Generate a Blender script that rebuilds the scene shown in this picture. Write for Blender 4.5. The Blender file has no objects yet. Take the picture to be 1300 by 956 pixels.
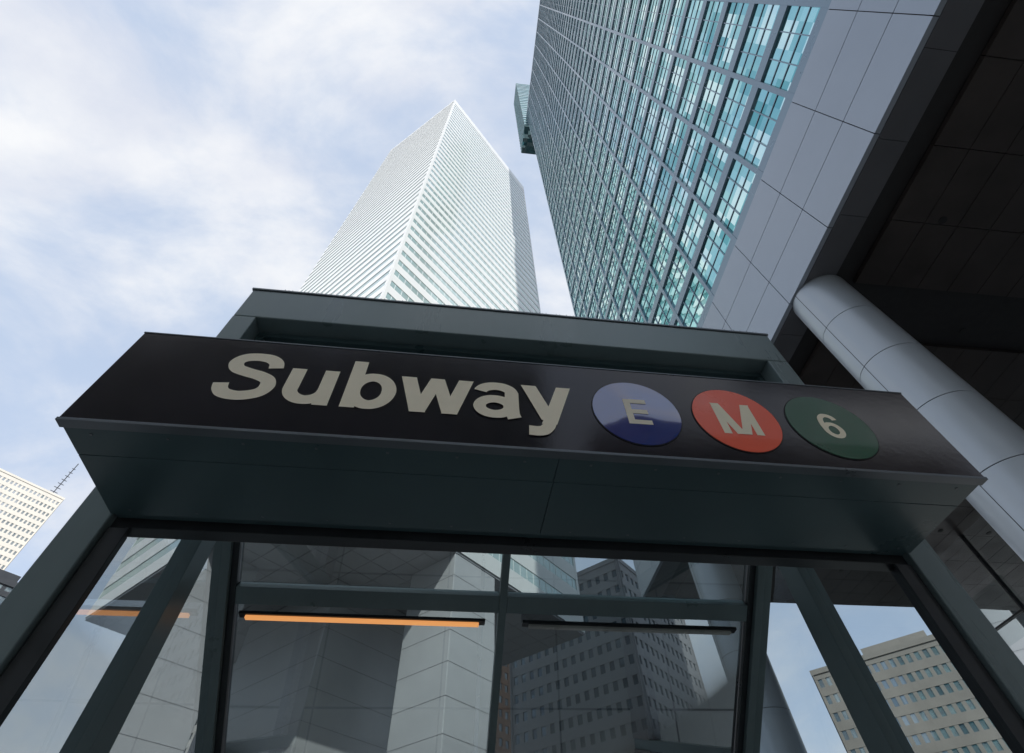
import bpy, math, random
from mathutils import Vector, Matrix
random.seed(4)
S=bpy.context.scene
S.view_settings.view_transform='Standard'
S.view_settings.look='None'
S.view_settings.exposure=0
rad=math.radians

# ---------------------------------------------------------------- materials
def newmat(name):
    m=bpy.data.materials.new(name); m.use_nodes=True
    nt=m.node_tree; b=nt.nodes['Principled BSDF']
    return m,nt,b
def N(nt,t,**k):
    n=nt.nodes.new(t)
    for a,v in k.items(): setattr(n,a,v)
    return n
def setin(n,**k):
    for a,v in k.items(): n.inputs[a.replace('_',' ')].default_value=v
def ramp(nt,fac,c0,c1,p0=0.,p1=1.):
    r=N(nt,'ShaderNodeValToRGB'); e=r.color_ramp.elements
    e[0].position=p0; e[0].color=(*c0,1); e[1].position=p1; e[1].color=(*c1,1)
    nt.links.new(fac,r.inputs[0]); return r
def surf(name,col,rough=.5,metal=0.,var=.15,scale=3.,bump=.0,bscale=60.,rvar=.1,spec=.5,streak=False,coat=0,bdist=.01,crough=.03,bdetail=3.):
    m,nt,b=newmat(name)
    tc=N(nt,'ShaderNodeTexCoord'); mp=N(nt,'ShaderNodeMapping')
    nt.links.new(tc.outputs['Object'],mp.inputs[0])
    if streak: mp.inputs['Scale'].default_value=(1,1,.12)
    n=N(nt,'ShaderNodeTexNoise'); setin(n,Scale=scale,Detail=6.,Roughness=.6)
    nt.links.new(mp.outputs[0],n.inputs['Vector'])
    c0=[c*(1-var) for c in col]; c1=[min(1,c*(1+var)) for c in col]
    r=ramp(nt,n.outputs['Fac'],c0,c1,.3,.7)
    nt.links.new(r.outputs[0],b.inputs['Base Color'])
    r2=ramp(nt,n.outputs['Fac'],(max(0,rough-rvar),)*3,(min(1,rough+rvar),)*3,.3,.7)
    nt.links.new(r2.outputs[0],b.inputs['Roughness'])
    setin(b,Metallic=metal); b.inputs['Specular IOR Level'].default_value=spec
    b.inputs['Coat Weight'].default_value=coat; b.inputs['Coat Roughness'].default_value=crough
    if bump>0:
        n2=N(nt,'ShaderNodeTexNoise'); setin(n2,Scale=bscale,Detail=bdetail)
        nt.links.new(tc.outputs['Object'],n2.inputs['Vector'])
        bp=N(nt,'ShaderNodeBump'); setin(bp,Strength=bump,Distance=bdist)
        nt.links.new(n2.outputs['Fac'],bp.inputs['Height']); nt.links.new(bp.outputs[0],b.inputs['Normal'])
        if coat>0: nt.links.new(bp.outputs[0],b.inputs['Coat Normal'])
    return m
def facade_glass(name,cell,c0,c1,tilt=.02,rough=.03,metal=.85,blind=None,blindp=.8):
    """reflective curtain-wall glass: every pane has its own tint and a slightly different tilt"""
    m,nt,b=newmat(name); L=nt.links.new
    tc=N(nt,'ShaderNodeTexCoord')
    ad=N(nt,'ShaderNodeVectorMath',operation='ADD'); ad.inputs[1].default_value=(.31,.37,.01)
    sn=N(nt,'ShaderNodeVectorMath',operation='SNAP'); sn.inputs[1].default_value=cell
    L(tc.outputs['Object'],ad.inputs[0]); L(ad.outputs[0],sn.inputs[0])
    wn=N(nt,'ShaderNodeTexWhiteNoise',noise_dimensions='3D'); L(sn.outputs[0],wn.inputs['Vector'])
    r=ramp(nt,wn.outputs['Value'],c0,c1)
    col=r.outputs[0]
    if blind:
        lt=N(nt,'ShaderNodeMath',operation='GREATER_THAN'); lt.inputs[1].default_value=blindp
        sp=N(nt,'ShaderNodeSeparateColor'); L(wn.outputs['Color'],sp.inputs[0]); L(sp.outputs[2],lt.inputs[0])
        mx=N(nt,'ShaderNodeMix',data_type='RGBA'); L(lt.outputs[0],mx.inputs[0]); L(col,mx.inputs[6]); mx.inputs[7].default_value=(*blind,1)
        col=mx.outputs[2]
    L(col,b.inputs['Base Color'])
    setin(b,Metallic=metal,Roughness=rough)
    sb=N(nt,'ShaderNodeVectorMath',operation='SUBTRACT'); sb.inputs[1].default_value=(.5,.5,.5)
    L(wn.outputs['Color'],sb.inputs[0])
    sc=N(nt,'ShaderNodeVectorMath',operation='SCALE'); sc.inputs['Scale'].default_value=tilt
    L(sb.outputs[0],sc.inputs[0])
    nn=N(nt,'ShaderNodeTexNoise'); setin(nn,Scale=.35,Detail=1.); L(tc.outputs['Object'],nn.inputs['Vector'])
    s2=N(nt,'ShaderNodeVectorMath',operation='SUBTRACT'); s2.inputs[1].default_value=(.5,.5,.5); L(nn.outputs['Color'],s2.inputs[0])
    s3=N(nt,'ShaderNodeVectorMath',operation='SCALE'); s3.inputs['Scale'].default_value=tilt*.8; L(s2.outputs[0],s3.inputs[0])
    g=N(nt,'ShaderNodeNewGeometry')
    a1=N(nt,'ShaderNodeVectorMath',operation='ADD'); L(g.outputs['Normal'],a1.inputs[0]); L(sc.outputs[0],a1.inputs[1])
    a2=N(nt,'ShaderNodeVectorMath',operation='ADD'); L(a1.outputs[0],a2.inputs[0]); L(s3.outputs[0],a2.inputs[1])
    nm=N(nt,'ShaderNodeVectorMath',operation='NORMALIZE'); L(a2.outputs[0],nm.inputs[0])
    L(nm.outputs[0],b.inputs['Normal'])
    return m
def clear_glass(name,tint=(.88,.94,.94),k=1.5,base=.1):
    m,nt,b=newmat(name); L=nt.links.new
    nt.nodes.remove(b); out=nt.nodes['Material Output']
    tr=N(nt,'ShaderNodeBsdfTransparent'); tr.inputs[0].default_value=(*tint,1)
    gl=N(nt,'ShaderNodeBsdfGlossy'); gl.inputs['Roughness'].default_value=.015; gl.inputs[0].default_value=(.95,.97,1,1)
    lw=N(nt,'ShaderNodeFresnel'); lw.inputs['IOR'].default_value=1.5
    ml=N(nt,'ShaderNodeMath',operation='MULTIPLY_ADD'); ml.inputs[1].default_value=k; ml.inputs[2].default_value=base; ml.use_clamp=True
    L(lw.outputs[0],ml.inputs[0])
    tc=N(nt,'ShaderNodeTexCoord'); n=N(nt,'ShaderNodeTexNoise'); setin(n,Scale=2.2,Detail=5.,Roughness=.7); L(tc.outputs['Object'],n.inputs['Vector'])
    r=ramp(nt,n.outputs['Fac'],(.02,)*3,(.06,)*3,.4,.75)
    df=N(nt,'ShaderNodeBsdfDiffuse'); df.inputs[0].default_value=(.6,.6,.58,1)
    mx=N(nt,'ShaderNodeMixShader'); L(ml.outputs[0],mx.inputs[0]); L(tr.outputs[0],mx.inputs[1]); L(gl.outputs[0],mx.inputs[2])
    m2=N(nt,'ShaderNodeMixShader'); L(r.outputs[0],m2.inputs[0]); L(mx.outputs[0],m2.inputs[1]); L(df.outputs[0],m2.inputs[2])
    L(m2.outputs[0],out.inputs['Surface'])
    return m

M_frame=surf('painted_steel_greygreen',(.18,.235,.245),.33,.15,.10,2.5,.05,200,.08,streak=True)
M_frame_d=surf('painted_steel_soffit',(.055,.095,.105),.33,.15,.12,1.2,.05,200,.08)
M_dark=surf('dark_bronze_frame',(.035,.04,.045),.35,.3,.2,4)
M_sign=surf('enamel_sign_face',(.008,.006,.013),.14,.0,.2,2.0,.02,30,.03,spec=.36,coat=.0)
M_trim=surf('sign_trim',(.14,.16,.18),.35,.5,.1)
M_cream=surf('cream_vinyl',(.97,.88,.68),.4,0,.03,8)
M_letterE=surf('cream_vinyl_on_blue',(.80,.74,.60),.35,0,.05,8)
M_blue=surf('blue_vinyl',(.015,.04,.24),.10,0,.1,3,bump=.8,bscale=2.0,spec=.9,coat=1.,bdist=.10,bdetail=.4,rvar=.03)
M_red=surf('orange_enamel',(.95,.11,.04),.3,0,.05,3,coat=.2)
M_green=surf('green_enamel',(.004,.085,.04),.3,0,.1,3,coat=.2)
M_clear=clear_glass('clear_glass',(.52,.60,.61),1.5,.20)
M_side=clear_glass('side_clear_glass',(.60,.67,.69),.4,.04)
m,nt,b=newmat('lamp_diffuser_lit'); setin(b,Base_Color=(.9,.5,.15,1)); b.inputs['Emission Color'].default_value=(1,.42,.14,1); b.inputs['Emission Strength'].default_value=.7; M_tube=m
M_rub=surf('rubber_black',(.02,.02,.022),.6)

# ---------------------------------------------------------------- geometry helpers
def mesh_obj(name,verts,faces,mat,parent=None,bevel=0.):
    me=bpy.data.meshes.new(name); me.from_pydata(verts,[],faces); me.update()
    o=bpy.data.objects.new(name,me); S.collection.objects.link(o)
    if mat: me.materials.append(mat)
    if parent: o.parent=parent
    if bevel>0:
        bv=o.modifiers.new('bevel','BEVEL'); bv.width=bevel; bv.segments=2; bv.limit_method='ANGLE'
    return o
def boxgeo(bxs,k=1.):
    V=[];F=[]
    for (x0,x1,y0,y1,z0,z1) in bxs:
        n=len(V)
        V+=[(x*k,y*k,z*k) for x,y,z in ((x0,y0,z0),(x1,y0,z0),(x1,y1,z0),(x0,y1,z0),(x0,y0,z1),(x1,y0,z1),(x1,y1,z1),(x0,y1,z1))]
        F+=[tuple(n+i for i in f) for f in ((0,3,2,1),(4,5,6,7),(0,1,5,4),(1,2,6,5),(2,3,7,6),(3,0,4,7))]
    return V,F
def boxes(name,bxs,mat,parent=None,bevel=0.,k=1.):
    V,F=boxgeo(bxs,k); return mesh_obj(name,V,F,mat,parent,bevel)
def empty(name,loc=(0,0,0),rot=0.):
    e=bpy.data.objects.new(name,None); S.collection.objects.link(e); e.location=loc; e.rotation_euler=(0,0,rot); e.empty_display_size=.5; return e
def cyl(name,c,r,z0,z1,mat,parent=None,seg=64,axis='z'):
    V=[];F=[]
    for rep in range(2):          # side wall and caps use separate vertices, so shading stays crisp
        for i in range(seg):
            a=2*math.pi*i/seg
            p=(r*math.cos(a),r*math.sin(a))
            if axis=='z': V+=[(c[0]+p[0],c[1]+p[1],z0),(c[0]+p[0],c[1]+p[1],z1)]
            elif axis=='x': V+=[(z0,c[0]+p[0],c[1]+p[1]),(z1,c[0]+p[0],c[1]+p[1])]
            else: V+=[(c[0]+p[0],z0,c[1]+p[1]),(c[0]+p[0],z1,c[1]+p[1])]
    for i in range(seg):
        j=(i+1)%seg; F.append((2*i,2*j,2*j+1,2*i+1))
    k=2*seg
    F.append(tuple(k+2*i for i in reversed(range(seg)))); F.append(tuple(k+2*i+1 for i in range(seg)))
    o=mesh_obj(name,V,F,mat,parent)
    for p in o.data.polygons: p.use_smooth=len(p.vertices)==4
    return o

# ---------------------------------------------------------------- subway entrance (units of D)
D=1.6; CAMZ=1.5
ENT=empty('subway_entrance',(0,0,CAMZ),.0095)
G=(0.15-CAMZ)/D
XL,XR=-.991,1.551; XC=.28
ZB,ZT=.934,1.309
YP=1.395
boxes('portal_posts',[(-1.10,XL-.006,YP,YP+.10,G,2.02),(XR+.006,1.667,YP,YP+.10,G,2.02)],M_frame,ENT,.006,D)
boxes('portal_beam',[(-1.10,1.667,YP,YP+.30,2.022,2.26)],M_frame,ENT,.008,D)
boxes('portal_beam_cap',[(-1.107,1.674,YP-.006,YP+.306,2.262,2.275)],M_trim,ENT,.003,D)
sk=[]
x=-1.08
while x<1.65:
    sk.append((x-.0012,x+.0012,YP+.02,YP+.0224,2.2755,2.2755+random.uniform(.035,.05))); x+=.019
boxes('bird_spikes',sk,M_trim,ENT,0,D)
boxes('portal_infill_panel',[(XL-.004,XC-.002,YP+.13,YP+.16,1.0,2.018),(XC+.002,XR+.004,YP+.13,YP+.16,1.0,2.018)],M_frame,ENT,.003,D)
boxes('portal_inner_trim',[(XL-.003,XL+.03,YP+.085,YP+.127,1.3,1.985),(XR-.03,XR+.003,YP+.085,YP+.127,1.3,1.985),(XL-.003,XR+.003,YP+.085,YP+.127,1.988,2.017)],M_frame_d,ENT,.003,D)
SGN=empty('subway_sign',(0,0,CAMZ),.0095)
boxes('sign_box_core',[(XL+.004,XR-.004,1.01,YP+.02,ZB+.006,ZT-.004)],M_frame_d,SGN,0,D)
sof=[]
for (x0,x1) in ((XL,XC-.001),(XC+.001,XR)):
    sof+=[(x0,x1,1.028,1.128,ZB-.004,ZB+.004),(x0,x1,1.1300,YP-.012,ZB-.004,ZB+.004)]
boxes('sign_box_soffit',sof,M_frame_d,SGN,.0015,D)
boxes('sign_box_side_panels',[(XL-.002,XL+.002,1.01,YP-.01,ZB,ZT-.002),(XR-.002,XR+.002,1.01,YP-.01,ZB,ZT-.002)],M_frame,SGN,0,D)
boxes('sign_face_panel',[(XL-.004,XR+.004,1.0,1.009,ZB+.003,ZT)],M_sign,SGN,.002,D)
boxes('sign_edge_trim',[(XL-.006,XR+.006,.997,1.026,ZB-.007,ZB+.002),(XL-.006,XR+.006,.998,1.02,ZT+.001,ZT+.006)],M_trim,SGN,.0012,D)
rv=[]
for i in range(14):
    xx=XL+.06+i*(XR-XL-.12)/13
    for yy in (1.048,1.36): rv.append((xx-.0035,xx+.0035,yy-.0035,yy+.0035,ZB-.0055,ZB-.0041))
boxes('soffit_screws',rv,M_trim,SGN,.001,D)
def catmull(P,n=8,closed=False):
    out=[];m=len(P)
    for i in range(m-1):
        p0,p1,p2,p3=P[max(i-1,0)],P[i],P[i+1],P[min(i+2,m-1)]
        for j in range(n):
            t=j/n
            out.append(tuple(.5*((2*p1[k])+(-p0[k]+p2[k])*t+(2*p0[k]-5*p1[k]+4*p2[k]-p3[k])*t*t+(-p0[k]+3*p1[k]-3*p2[k]+p3[k])*t**3) for k in (0,1)))
    out.append(P[-1])
    return out
def ell(cx,cz,rx,rz,a0=0,a1=360,n=48):
    return [(cx+rx*math.cos(rad(a0+(a1-a0)*i/n)),cz+rz*math.sin(rad(a0+(a1-a0)*i/n))) for i in range(n+1)]
class Glyphs:
    def __init__(s): s.V=[];s.F=[];s.k=0
    def lay(s): s.k+=1; return -.00018*s.k
    def ribbon(s,P,w,T,w2=None,flat=None):
        y=s.lay(); n0=len(s.V); m=len(P)
        closed=(abs(P[0][0]-P[-1][0])+abs(P[0][1]-P[-1][1]))<1e-6
        for i,(x,z) in enumerate(P):
            if closed: a=P[(i-1)%(m-1)] if i>0 else P[m-2]; b=P[(i+1)%(m-1)] if i<m-1 else P[1]
            else: a=P[max(i-1,0)]; b=P[min(i+1,m-1)]
            dx,dz=b[0]-a[0],b[1]-a[1]
            if flat and i==0: dx,dz=flat[0]
            if flat and i==m-1: dx,dz=flat[1]
            l=math.hypot(dx,dz) or 1; dx/=l;dz/=l
            ww=w if w2 is None else (w*abs(dz)+w2*abs(dx))/(abs(dx)+abs(dz))
            for sgn in(-1,1):
                px,pz=T((x-dz*ww/2*sgn,z+dx*ww/2*sgn)); s.V.append((px,y,pz))
        for i in range(m-1): s.F.append((n0+2*i,n0+2*i+1,n0+2*i+3,n0+2*i+2))
    def poly(s,P,T):
        y=s.lay(); n0=len(s.V)
        for p in P: px,pz=T(p); s.V.append((px,y,pz))
        s.F.append(tuple(range(n0,n0+len(P))))
    def rect(s,x0,x1,z0,z1,T): s.poly([(x0,z0),(x1,z0),(x1,z1),(x0,z1)],T)
    def para(s,x0,z0,x1,z1,w,T): s.poly([(x0-w/2,z0),(x0+w/2,z0),(x1+w/2,z1),(x1-w/2,z1)],T)
def place(ox,oz,e): return lambda p:(ox+p[0]*e,oz+p[1]*e)
g=Glyphs(); e=.287; x=-.706-.02*e; bz=1.042
T=place(x,bz,e)
g.ribbon(catmull([(.540,.500),(.515,.585),(.44,.645),(.33,.663),(.21,.645),(.145,.59),(.135,.52),(.185,.45),(.30,.405),(.43,.365),(.525,.305),(.548,.205),(.49,.11),(.34,.059),(.20,.078),(.135,.14),(.112,.225)],10),.150,T,.126,flat=((-.15,.99),(-.1,.99)))
x+=.642*e;T=place(x,bz,e)
g.ribbon([(.135,.525),(.135,.23)]+ell(.30,.215,.165,.152,180,355),.148,T,.122); g.rect(.397,.545,0,.525,T)
x+=.597*e;T=place(x,bz,e)
g.rect(.060,.207,0,.72,T); g.ribbon(ell(.318,.262,.178,.208),.148,T,.124)
x+=.582*e;T=place(x,bz,e)
w=.158
g.para(.085,.525,.232,0,w,T);g.para(.232,0,.389,.525,w*.92,T);g.para(.389,.525,.546,0,w*.92,T);g.para(.546,0,.693,.525,w,T)
x+=.748*e;T=place(x,bz,e)
g.ribbon(ell(.265,.370,.165,.105,-5,172),.144,T,.120); g.rect(.358,.504,.10,.385,T)
g.ribbon([(.43,.18),(.437,.06),(.455,.0)],.144,T)
g.ribbon(ell(.252,.158,.155,.112),.132,T,.110)
x+=.532*e;T=place(x,bz,e)
g.para(.085,.525,.278,.005,.162,T); g.para(.47,.525,.272,-.05,.156,T)
g.ribbon(catmull([(.285,-.02),(.262,-.08),(.215,-.135),(.15,-.152),(.06,-.148)]),.127,T)
mesh_obj('lettering_subway',[(a*D,(.9985+b)*D,c*D) for a,b,c in g.V],g.F,M_cream,SGN)
def disc(name,cx,cz,r,mat):
    return cyl(name,(cx*D,cz*D),r*D,.9965*D,1.0*D,mat,SGN,96,'y')
for nm,cx,mt in (('route_bullet_e',.533,M_blue),('route_bullet_m',.853,M_red),('route_bullet_6',1.166,M_green)):
    disc(nm,cx,1.109,.136,mt)
    cyl(nm+'_rim',(cx*D,1.109*D),.139*D,.998*D,1.0*D,M_rub,SGN,96,'y')
g=Glyphs();e2=.15;T=place(.533-.30*e2,1.109-.36*e2,e2)
g.rect(.07,.21,0,.72,T);g.rect(.2,.56,0,.12,T);g.rect(.2,.53,.30,.42,T);g.rect(.2,.55,.60,.72,T)
mesh_obj('letter_e',[(a*D,(.996+b)*D,c*D) for a,b,c in g.V],g.F,M_letterE,SGN)
g=Glyphs();e2=.185;T=place(.853-.415*e2,1.109-.36*e2,e2)
g.rect(.07,.205,0,.72,T);g.rect(.625,.76,0,.72,T);g.para(.14,.72,.37,0,.16,T);g.para(.69,.72,.46,0,.16,T);g.rect(.34,.49,0,.12,T)
mesh_obj('letter_m',[(a*D,(.996+b)*D,c*D) for a,b,c in g.V],g.F,M_cream,SGN)
g=Glyphs();e2=.15;T=place(1.166-.28*e2,1.109-.36*e2,e2)
g.ribbon(ell(.285,.228,.165,.178),.125,T,.105);g.ribbon(catmull([(.118,.23),(.112,.38),(.15,.56),(.25,.655),(.36,.655),(.44,.60),(.462,.535)]),.125,T,.105)
mesh_obj('numeral_6',[(a*D,(.996+b)*D,c*D) for a,b,c in g.V],g.F,M_cream,SGN)

# opening frame
boxes('opening_frame',[(XL-.02,XR+.02,1.425,1.475,.915,.985),(XL-.02,-.962,1.425,1.475,G,.913),(1.520,XR+.02,1.425,1.475,G,.913)],M_dark,ENT,.003,D)
boxes('opening_frame_lip',[(XL-.0,-.935,1.41,1.424,G,.905),(1.493,XR,1.41,1.424,G,.905)],M_dark,ENT,.002,D)
sl=.73
zr=lambda y:1.38-sl*(y-2.24)
def slopebar(x0,x1,y0,y1,t0,t1):
    V=[];nrm=Vector((0,sl,1)).normalized()
    for y in(y0,y1):
        for xx in(x0,x1):
            for t in(t0,t1):
                V.append((xx*D,(y+nrm.y*t)*D,(zr(y)+nrm.z*t)*D))
    F=[(0,1,3,2),(4,6,7,5),(0,4,5,1),(2,3,7,6),(0,2,6,4),(1,5,7,3)]
    return V,F
def multi(name,parts,mat,parent,bevel=0):
    V=[];F=[]
    for v,f in parts:
        n=len(V);V+=v;F+=[tuple(i+n for i in q) for q in f]
    return mesh_obj(name,V,F,mat,parent,bevel)
multi('roof_rafters',[slopebar(-1.06,-.985,1.6,4.2,-.05,.04),slopebar(1.545,1.62,1.6,4.2,-.05,.04),slopebar(.262,.298,1.6,4.2,-.03,.03)],M_frame,ENT,.004)
multi('roof_glazing_beads',[slopebar(-.984,-.955,1.6,4.2,-.028,.02),slopebar(1.515,1.544,1.6,4.2,-.028,.02)],M_dark,ENT,.002)
bars=[]
for yb in (1.66,2.385,3.45,4.1):
    for a,b_ in((-.954,.261),(.299,1.514)):
        bars.append(slopebar(a,b_,yb,yb+.065,-.03,.02))
multi('roof_purlins',bars,M_frame,ENT,.004)
def slopequad(x0,x1,y0,y1):
    return ([(x0*D,y0*D,zr(y0)*D),(x1*D,y0*D,zr(y0)*D),(x1*D,y1*D,zr(y1)*D),(x0*D,y1*D,zr(y1)*D)],[(0,1,2,3)])
multi('roof_glass',[slopequad(-.953,.2615,1.6,4.2),slopequad(.2985,1.513,1.6,4.2)],M_clear,ENT)
yb=2.475; zz=zr(yb)-.045
boxes('light_fixture_housing',[(-.93,.20,yb-.02,yb+.02,zz+.010,zz+.024),(.38,1.46,yb-.02,yb+.02,zz+.010,zz+.024)],M_dark,ENT,.002,D)
boxes('light_fixture_lit_diffuser',[(-.90,.17,yb-.012,yb+.012,zz-.004,zz+.0095)],M_tube,ENT,.004,D)
boxes('light_fixture_unlit_diffuser',[(.41,1.43,yb-.012,yb+.012,zz-.004,zz+.0095)],surf('diffuser_off',(.45,.45,.42),.3),ENT,.004,D)
for sx,nm in((-1.0225,'left'),(1.5825,'right')):
    V=[(sx*D,y*D,z*D) for (y,z) in((1.50,G),(1.50,zr(1.50)-.06),(4.15,zr(4.15)-.06),(4.15,G))]
    mesh_obj('side_glass_'+nm,V,[(0,1,2,3)],M_side,ENT)
    b0,b1=sx-.04,sx+.04
    boxes('side_posts_'+nm,[(b0,b1,1.93,2.05,G,zr(2.05)-.03),(b0,b1,2.98,3.04,G,zr(3.04)-.05),(b0,b1,4.151,4.21,G,zr(4.2)+.03)],M_frame,ENT,.005,D)
    boxes('side_plinth_'+nm,[(b0-.01,b1+.01,1.50,1.929,G,G+.35),(b0-.01,b1+.01,2.051,2.979,G,G+.35),(b0-.01,b1+.01,3.041,4.15,G,G+.35)],surf('granite_'+nm,(.18,.17,.17),.4,0,.3,30),ENT,.01,D)
boxes('stair_handrails',[(XC-.015,XC+.015,1.5,4.1,G+.56,G+.59),(XC-.012,XC+.012,1.52,1.545,G,G+.559),(XC-.012,XC+.012,2.8,2.825,G,G+.559),(XC-.012,XC+.012,4.05,4.075,G,G+.559)],surf('stainless',(.5,.5,.5),.25,1.),ENT,.003,D)

# ---------------------------------------------------------------- striped aluminium tower
CX,CY=-13.9,40.7; SD=48.
TW=empty('slant_roof_office_tower',(CX,CY,0),math.atan2(.712,.702))
M_alu=surf('white_aluminium_cladding',(.80,.81,.81),.40,.05,.02,.15,rvar=.04)
M_twg=facade_glass('tower_glass',(1.5,1.5,3.9),(.50,.64,.63),(.56,.70,.69),.008,.10,.45)
Z0=36.;ZL=236.5;ZH=272.
tr=lambda y:ZL+(ZH-ZL)*y/SD
V=[(0,0,Z0),(SD,0,Z0),(SD,SD,Z0),(0,SD,Z0),(0,0,tr(0)),(SD,0,tr(0)),(SD,SD,tr(SD)),(0,SD,tr(SD))]
mesh_obj('curtain_wall_glass',V,[(0,3,2,1),(4,5,6,7),(0,1,5,4),(1,2,6,5),(2,3,7,6),(3,0,4,7)],M_twg,TW)
bands=[];p=.09
z=Z0
while z<ZH-2:
    z1=z+2.2
    y0=-p if z1<ZL-1 else max(-p,(z1-ZL)/(ZH-ZL)*SD+1.0)
    if y0<SD-2: bands.append((-p,SD+p,y0,SD+p,z,z1))
    z+=3.9
boxes('spandrel_bands',bands,M_alu,TW)
mul=[];q=.035
for i in range(33):
    t=i*1.5
    mul+=[(t-.04,t+.04,-q,0,Z0,tr(0)-.1)]
    mul+=[(t-.04,t+.04,SD,SD+q,Z0,ZH-.5)]
boxes('mullions',mul,M_alu,TW)
boxes('roof_edge_cladding',[(-p-.05,SD+p+.05,-p-.05,.35,ZL-6.5,ZL+.05)],M_alu,TW)
boxes('corner_cladding',[(-p-.03,.5,-p-.03,.5,Z0,ZL-6.6),(SD-.5,SD+p+.03,-p-.03,.5,Z0,ZL-6.6)],M_alu,TW)
V=[];F=[]
for x0 in(-p-.06,SD-.3):
    n=len(V)
    for xx in(x0,x0+.36+p):
        V+=[(xx,-.1,ZL-2.2),(xx,SD+.2,ZH-2.2),(xx,SD+.2,ZH+.4),(xx,-.1,ZL+.3)]
    F+=[tuple(n+i for i in f) for f in((0,1,2,3),(7,6,5,4),(0,4,5,1),(1,5,6,2),(2,6,7,3),(3,7,4,0))]
mesh_obj('sloped_roof_coping',V,F,M_alu,TW)
M_sof=surf('tower_soffit_panels',(.26,.27,.29),.5,0,.06,.3)
tiles=[]
for i in range(16):
    for j in range(16):
        tiles.append((i*3+.05,i*3+2.95,j*3+.05,j*3+2.95,Z0-.3,Z0-.05))
boxes('underside_panels',tiles,M_sof,TW)
boxes('stilts',[(20.3,27.7,0.1,7.4,0,Z0-.32),(.1,7.4,20.3,27.7,0,Z0-.32),(20.3,27.7,SD-7.4,SD-.1,0,Z0-.32),(SD-7.4,SD-.1,20.3,27.7,0,Z0-.32),(15,33,15,33,0,Z0-.32)],surf('stilt_cladding',(.52,.53,.55),.4,.1,.07,.2),TW,.1)
jt=[]
for z in range(3,36,3):
    jt+=[(20.28,27.72,.08,7.42,z,z+.035),(.08,7.42,20.28,27.72,z,z+.035),(14.98,33.02,14.98,33.02,z,z+.035)]
boxes('stilt_panel_joints',jt,surf('joint_grey',(.2,.2,.21),.7),TW)

# ---------------------------------------------------------------- glass office tower on the right
GB=empty('glass_office_building',(0,0,0))
E=14.6;YA,YB=-12.,36.6;ZS=21.;ZG=27.5;ZR=199.5;XE=56.
M_pan=surf('metal_panels_bluegrey',(.34,.39,.46),.33,.25,.05,.25,rvar=.05)
M_gg=facade_glass('office_glass',(3.,1.25,1.3),(.10,.38,.41),(.38,.70,.72),.045,.02,.95,blind=(.60,.85,.85),blindp=.78)
M_gm=surf('mullion_metal',(.20,.28,.35),.3,.35,.05,.3)
boxes('glass_core',[(E+.15,XE,YA,YB-.15,ZG,ZR-1)],M_gg,GB)
b1=[];b2=[];z=ZG
while z<ZR-3:
    b1.append((E+.03,XE+.1,YA-.1,YB-.03,z,z+.75))
    for q in(1.8,2.85): b2.append((E+.11,XE+.05,YA-.05,YB-.11,z+q-.03,z+q+.03))
    z+=3.9
boxes('spandrel_bands',b1,M_gm,GB)
boxes('transoms',b2,M_gm,GB)
mm=[];y=YB-.2;i=0
while y>YA:
    h=.14 if i%3==0 else .03
    mm.append((E+(.01 if i%3==0 else .09),E+.15,y-h,y+h,ZG,ZR-1)); y-=1.25;i+=1
x=E+1.25;i=1
while x<XE:
    h=.14 if i%3==0 else .03
    mm.append((x-h,x+h,YB-.15,YB-(.01 if i%3==0 else .09),ZG,ZR-1)); x+=1.25;i+=1
boxes('mullions',mm,M_gm,GB)
boxes('parapet',[(E-.05,XE+.15,YA-.15,YB+.05,ZR-1,ZR+.8)],M_pan,GB,.05)
pn=[];rows=((ZS,ZS+2.1),(ZS+2.1,ZS+4.3),(ZS+4.3,ZG))
jy=[YB]; y=YB
while y>YA+.5: y-=3.75; jy.append(max(y,YA))
for r,(z0,z1) in enumerate(rows):
    for a,b_ in zip(jy[:-1],jy[1:]):
        pn.append((E-.02,E+.2,b_+.018,a-.018,z0+.018,z1-.018))
x=E+.2
while x<XE:
    for (z0,z1) in rows: pn.append((x+.018,min(x+3.75,XE)-.018,YB-.2,YB+.02,z0+.018,z1-.018))
    x+=3.75
boxes('belt_panels',pn,M_pan,GB)
boxes('belt_backing',[(E+.05,XE,YA,YB-.05,ZS+.25,ZG-.01)],M_rub,GB)
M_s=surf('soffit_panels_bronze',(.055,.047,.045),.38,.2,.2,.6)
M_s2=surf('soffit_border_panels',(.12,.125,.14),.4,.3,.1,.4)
st=[];bd=[]
y=YA
while y<YB-.3:
    y1=min(y+3.0,YB)
    bd.append((E+.21,E+1.42,y+.01,y1-.01,ZS-.02,ZS+.2))
    if not(9.5<y+1.5<12.6):
        x=E+2.5
        while x<XE-.5:
            st.append((x+.015,x+1.485,y+.015,y1-.015,ZS,ZS+.2)); x+=1.5
    y=y1
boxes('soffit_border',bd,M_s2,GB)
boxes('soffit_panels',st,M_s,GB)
for i in range(7):
    for j in range(9):
        cyl('downlight',(E+4.7+i*4.5,YA+2.2+j*5.2),.17,ZS-.02,ZS+.01,M_rub,GB,20)
M_col=surf('column_cladding',(.42,.47,.52),.36,.2,.02,.3,rvar=.01)
for j,cy in enumerate((9.9,27.6)):
    zc=0.15
    while zc<ZS:
        z1=min(zc+2.6,ZS)
        cyl('column_drum',(E+1.25,cy),1.2,zc+.015,z1-.015,M_col,GB)
        zc+=2.6
    cyl('column_core',(E+1.25,cy),1.17,.1,ZS-.01,M_rub,GB)
    boxes('column_seam',[(E+1.25-1.203,E+1.25-1.17,cy-.012,cy+.012,.15,ZS)],M_rub,GB)
M_lg=facade_glass('lobby_glass',(3,3,3),(.5,.57,.6),(.65,.7,.74),.01,.02,.9)
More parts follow.
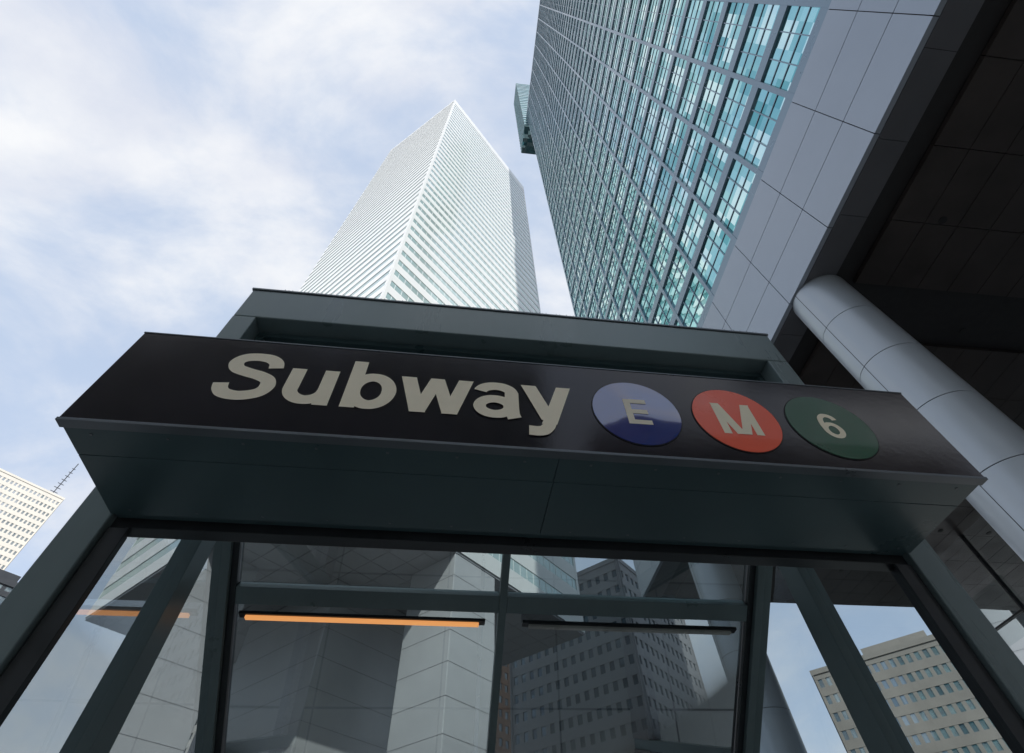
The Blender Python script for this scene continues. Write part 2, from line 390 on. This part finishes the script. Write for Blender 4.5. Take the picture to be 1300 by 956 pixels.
boxes('lobby_glass',[(E+20,E+20.1,YA,YB-6,.15,ZS)],M_lg,GB)
lb=[]
y=YA
while y<YB-6: lb.append((E+19.85,E+20,y-.06,y+.06,.15,ZS)); y+=3
for z in(4,8,12,16): lb.append((E+19.88,E+20,YA,YB-6,z-.05,z+.05))
boxes('lobby_frames',lb,M_dark,GB)
boxes('rooftop_volume',[(13.2,24,YB+.1,46,183,276)],M_gg,GB)
rb=[];z=184
while z<275: rb.append((13.1,24.1,YB,46.1,z,z+1.2)); z+=3.9
boxes('rooftop_volume_bands',rb,surf('teal_spandrel',(.14,.24,.27),.3,.4),GB)

# ---------------------------------------------------------------- generic background buildings
def building(name,loc,rot,w,d,h,fh,bw,wall,glass,pier=.5,sp=1.2,proud=.2):
    P=empty(name,loc,rad(rot))
    boxes('window_glass',[(0,w,0,d,0,h-1)],glass,P)
    bb=[];z=0
    while z<h-1.5: bb.append((-proud,w+proud,-proud,d+proud,z,z+sp)); z+=fh
    boxes('floor_bands',bb,wall,P)
    pp=[];n=int(w/bw);pr=proud-.04
    for i in range(n+1):
        x=i*w/n; pp+=[(x-pier/2,x+pier/2,-pr,0,0,h-1),(x-pier/2,x+pier/2,d,d+pr,0,h-1)]
    n=int(d/bw)
    for i in range(n+1):
        y=i*d/n; pp+=[(-pr,0,y-pier/2,y+pier/2,0,h-1),(w,w+pr,y-pier/2,y+pier/2,0,h-1)]
    boxes('piers',pp,wall,P)
    boxes('cornice',[(-proud-.2,w+proud+.2,-proud-.2,d+proud+.2,h-1,h)],wall,P)
    boxes('rooftop_plant',[(w*.3,w*.7,d*.3,d*.7,h,h+5)],wall,P)
    return P
g_dark=facade_glass('window_glass_dark',(2,2,3.6),(.05,.07,.09),(.16,.2,.23),.02,.05,.6)
g_mid=facade_glass('window_glass_mid',(2,2,3.6),(.2,.26,.3),(.45,.5,.52),.02,.05,.7)
g_lt=facade_glass('window_glass_light',(2,2,3.6),(.45,.48,.49),(.62,.64,.64),.02,.05,.7)
w_lime=surf('limestone',(.50,.46,.39),.8,0,.1,.3)
w_brick=surf('brown_brick',(.25,.14,.09),.85,0,.15,.5)
w_dark=surf('dark_metal_wall',(.06,.065,.075),.4,.3,.1,.3)
w_grey=surf('grey_concrete_wall',(.30,.30,.32),.7,0,.08,.2)
w_white=surf('white_brick_wall',(.50,.49,.47),.7,0,.06,.2)
w_beige=surf('pale_limestone',(.74,.71,.64),.7,0,.05,.2)
w_taupe=surf('weathered_stone_wall',(.26,.245,.225),.8,0,.15,.15)
building('stone_sun_blocker',(-42,-60,0),0,50,30,46,3.8,2.6,w_lime,g_dark,1.1,1.6)  # out-of-view building behind the camera, added to keep sun off the entrance
building('brick_office_building',(16,-70,0),0,45,34,42,3.6,2.4,w_brick,g_dark,1.0,1.5)
building('concrete_office_building',(-95,-30,0),45,34,30,50,3.7,3,w_grey,g_mid,.8,1.4)
BT=building('limestone_office_tower',(-194-49.5,229.5-49.5,0),45,70,30,164.5,3.3,1.7,w_beige,g_lt,.8,1.7)
an=[(64.8,65.2,5,5.5,164,186)]
for k in range(7): an.append((65-1.7+k*.15,65+1.7-k*.15,5.15,5.35,168+k*2.4,168.25+k*2.4))
boxes('antenna',an,w_dark,BT)
building('dark_striped_building',(-96,92,0),45,26,30,56,3.8,1.9,w_dark,g_mid,.7,.9)
building('grey_office_building',(36,100,0),45,30,30,64,3.4,2.1,w_grey,g_dark,1.1,1.8)
building('brick_apartment_building',(8,160,0),45,28,28,92,3.4,2.8,w_brick,g_dark,1.4,1.6)
building('white_brick_apartment_building',(-50,160,0),45,36,30,80,3.4,2.4,w_white,g_dark,1.2,1.8)
# stepped block seen through the right-hand glazing
building('stepped_stone_building',(110,95,0),45,36,36,50,3.2,1.7,w_taupe,g_mid,.8,1.6)
building('stone_apartment_building',(80,10,0),0,30,36,40,3.2,2.0,w_lime,g_mid,1.0,1.7)
building('concrete_office_building.001',(-150,60,0),45,36,30,28,3.6,3,w_grey,g_mid,1.2,1.8)

# ---------------------------------------------------------------- ground
def sheet(name,x0,x1,y0,y1,z,mat): return mesh_obj(name,[(x0,y0,z),(x1,y0,z),(x1,y1,z),(x0,y1,z)],[(0,1,2,3)],mat)
sheet('ground',-3000,3000,-3000,3000,0,surf('asphalt',(.05,.05,.052),.85,0,.25,2,.2,80))
M_walk=surf('concrete_pavement',(.32,.31,.29),.8,0,.15,1,.1,60)
m,nt,b=newmat('paving_slabs')
tc=N(nt,'ShaderNodeTexCoord');br=N(nt,'ShaderNodeTexBrick'); br.offset=0
setin(br,Scale=1.,Color1=(.38,.37,.35,1),Color2=(.32,.315,.30,1),Mortar=(.1,.1,.1,1)); br.inputs['Mortar Size'].default_value=.012; br.inputs['Brick Width'].default_value=1.5; br.inputs['Row Height'].default_value=1.5
nt.links.new(tc.outputs['Object'],br.inputs['Vector']);nt.links.new(br.outputs['Color'],b.inputs['Base Color']);setin(b,Roughness=.8)
M_slab=m
boxes('pavement',[(-9,57,-14,15,.0,.15)],M_slab,None,.02)
boxes('kerb',[(-9.15,-9.002,-14.15,15.15,0,.156),(-9.0,57,15.002,15.15,0,.156),(-9.0,57,-14.15,-14.002,0,.156)],M_walk,None,.01)
boxes('pavement.001',[(-60,60,-70,-24,0,.15)],M_slab,None,.02)
PL=empty('plaza',(CX,CY,0),math.atan2(.712,.702)); boxes('plaza_paving',[(-5,60,-5,60,0,.154)],M_slab,PL,.02)
lm=surf('road_paint',(.75,.75,.72),.7,0,.15,6)
V=[];F=[]
for i in range(12):
    n=len(V);V+=[(-8+i*1.2,-23.5,.006),(-7.4+i*1.2,-23.5,.006),(-7.4+i*1.2,-14.6,.006),(-8+i*1.2,-14.6,.006)];F.append((n,n+1,n+2,n+3))
mesh_obj('crosswalk',V,F,lm)

# ---------------------------------------------------------------- sky + sun
SAZ=178.;SEL=38.
az=rad(SAZ);el=rad(SEL)
sdir=Vector((math.sin(az)*math.cos(el),math.cos(az)*math.cos(el),math.sin(el)))
W=bpy.data.worlds.new('World');S.world=W;W.use_nodes=True;nt=W.node_tree;L=nt.links.new
bg=nt.nodes['Background'];bg.inputs['Strength'].default_value=.15
sky=N(nt,'ShaderNodeTexSky');sky.sky_type='NISHITA';sky.sun_disc=False;sky.sun_elevation=el;sky.sun_rotation=az
sky.air_density=1.0;sky.dust_density=1.0;sky.ozone_density=1.5
tc=N(nt,'ShaderNodeTexCoord')
mp=N(nt,'ShaderNodeMapping');mp.inputs['Rotation'].default_value=(rad(20),rad(-35),rad(30));mp.inputs['Scale'].default_value=(1.,1.5,2.0);mp.inputs['Location'].default_value=(3.3,1.1,.4)
L(tc.outputs['Generated'],mp.inputs[0])
n1=N(nt,'ShaderNodeTexNoise');setin(n1,Scale=2.1,Detail=10.,Roughness=.58,Distortion=.25);L(mp.outputs[0],n1.inputs['Vector'])
r1=ramp(nt,n1.outputs['Fac'],(.10,)*3,(.96,)*3,.36,.64);r1.color_ramp.interpolation='EASE'
hz=N(nt,'ShaderNodeMix',data_type='RGBA');hz.inputs[0].default_value=.75;L(sky.outputs[0],hz.inputs[6]);hz.inputs[7].default_value=(4.1,5.0,6.5,1)
n2=N(nt,'ShaderNodeTexNoise');setin(n2,Scale=3.2,Detail=7.,Roughness=.55);L(mp.outputs[0],n2.inputs['Vector'])
r2=ramp(nt,n2.outputs['Fac'],(.74,.78,.88),(.96,.97,.99),.3,.60)
cc=N(nt,'ShaderNodeVectorMath',operation='SCALE');cc.inputs['Scale'].default_value=6.7;L(r2.outputs[0],cc.inputs[0])
mx=N(nt,'ShaderNodeMix',data_type='RGBA')
L(r1.outputs[0],mx.inputs[0]);L(hz.outputs[2],mx.inputs[6]);L(cc.outputs[0],mx.inputs[7])
L(mx.outputs[2],bg.inputs['Color'])
sun=bpy.data.lights.new('sun','SUN');sun.energy=4.8;sun.angle=rad(.5);sun.color=(1,.96,.90)
so=bpy.data.objects.new('sun',sun);S.collection.objects.link(so);so.rotation_euler=sdir.to_track_quat('Z','Y').to_euler();so.location=(0,0,300)

# ---------------------------------------------------------------- camera
cam=bpy.data.cameras.new('camera');co=bpy.data.objects.new('camera',cam);S.collection.objects.link(co)
right=Vector((.9935,-.1109,-.0258)).normalized();down=Vector((.0758,.8138,-.5766)).normalized()
fwd=right.cross(down).normalized();down=fwd.cross(right).normalized()
Mx=Matrix((right,-down,-fwd)).transposed().to_4x4();Mx.translation=Vector((0,0,CAMZ))
co.matrix_world=Mx
cam.sensor_width=36;cam.lens=17.53;cam.shift_y=-45/1300;cam.clip_start=.05;cam.clip_end=6000
S.camera=co
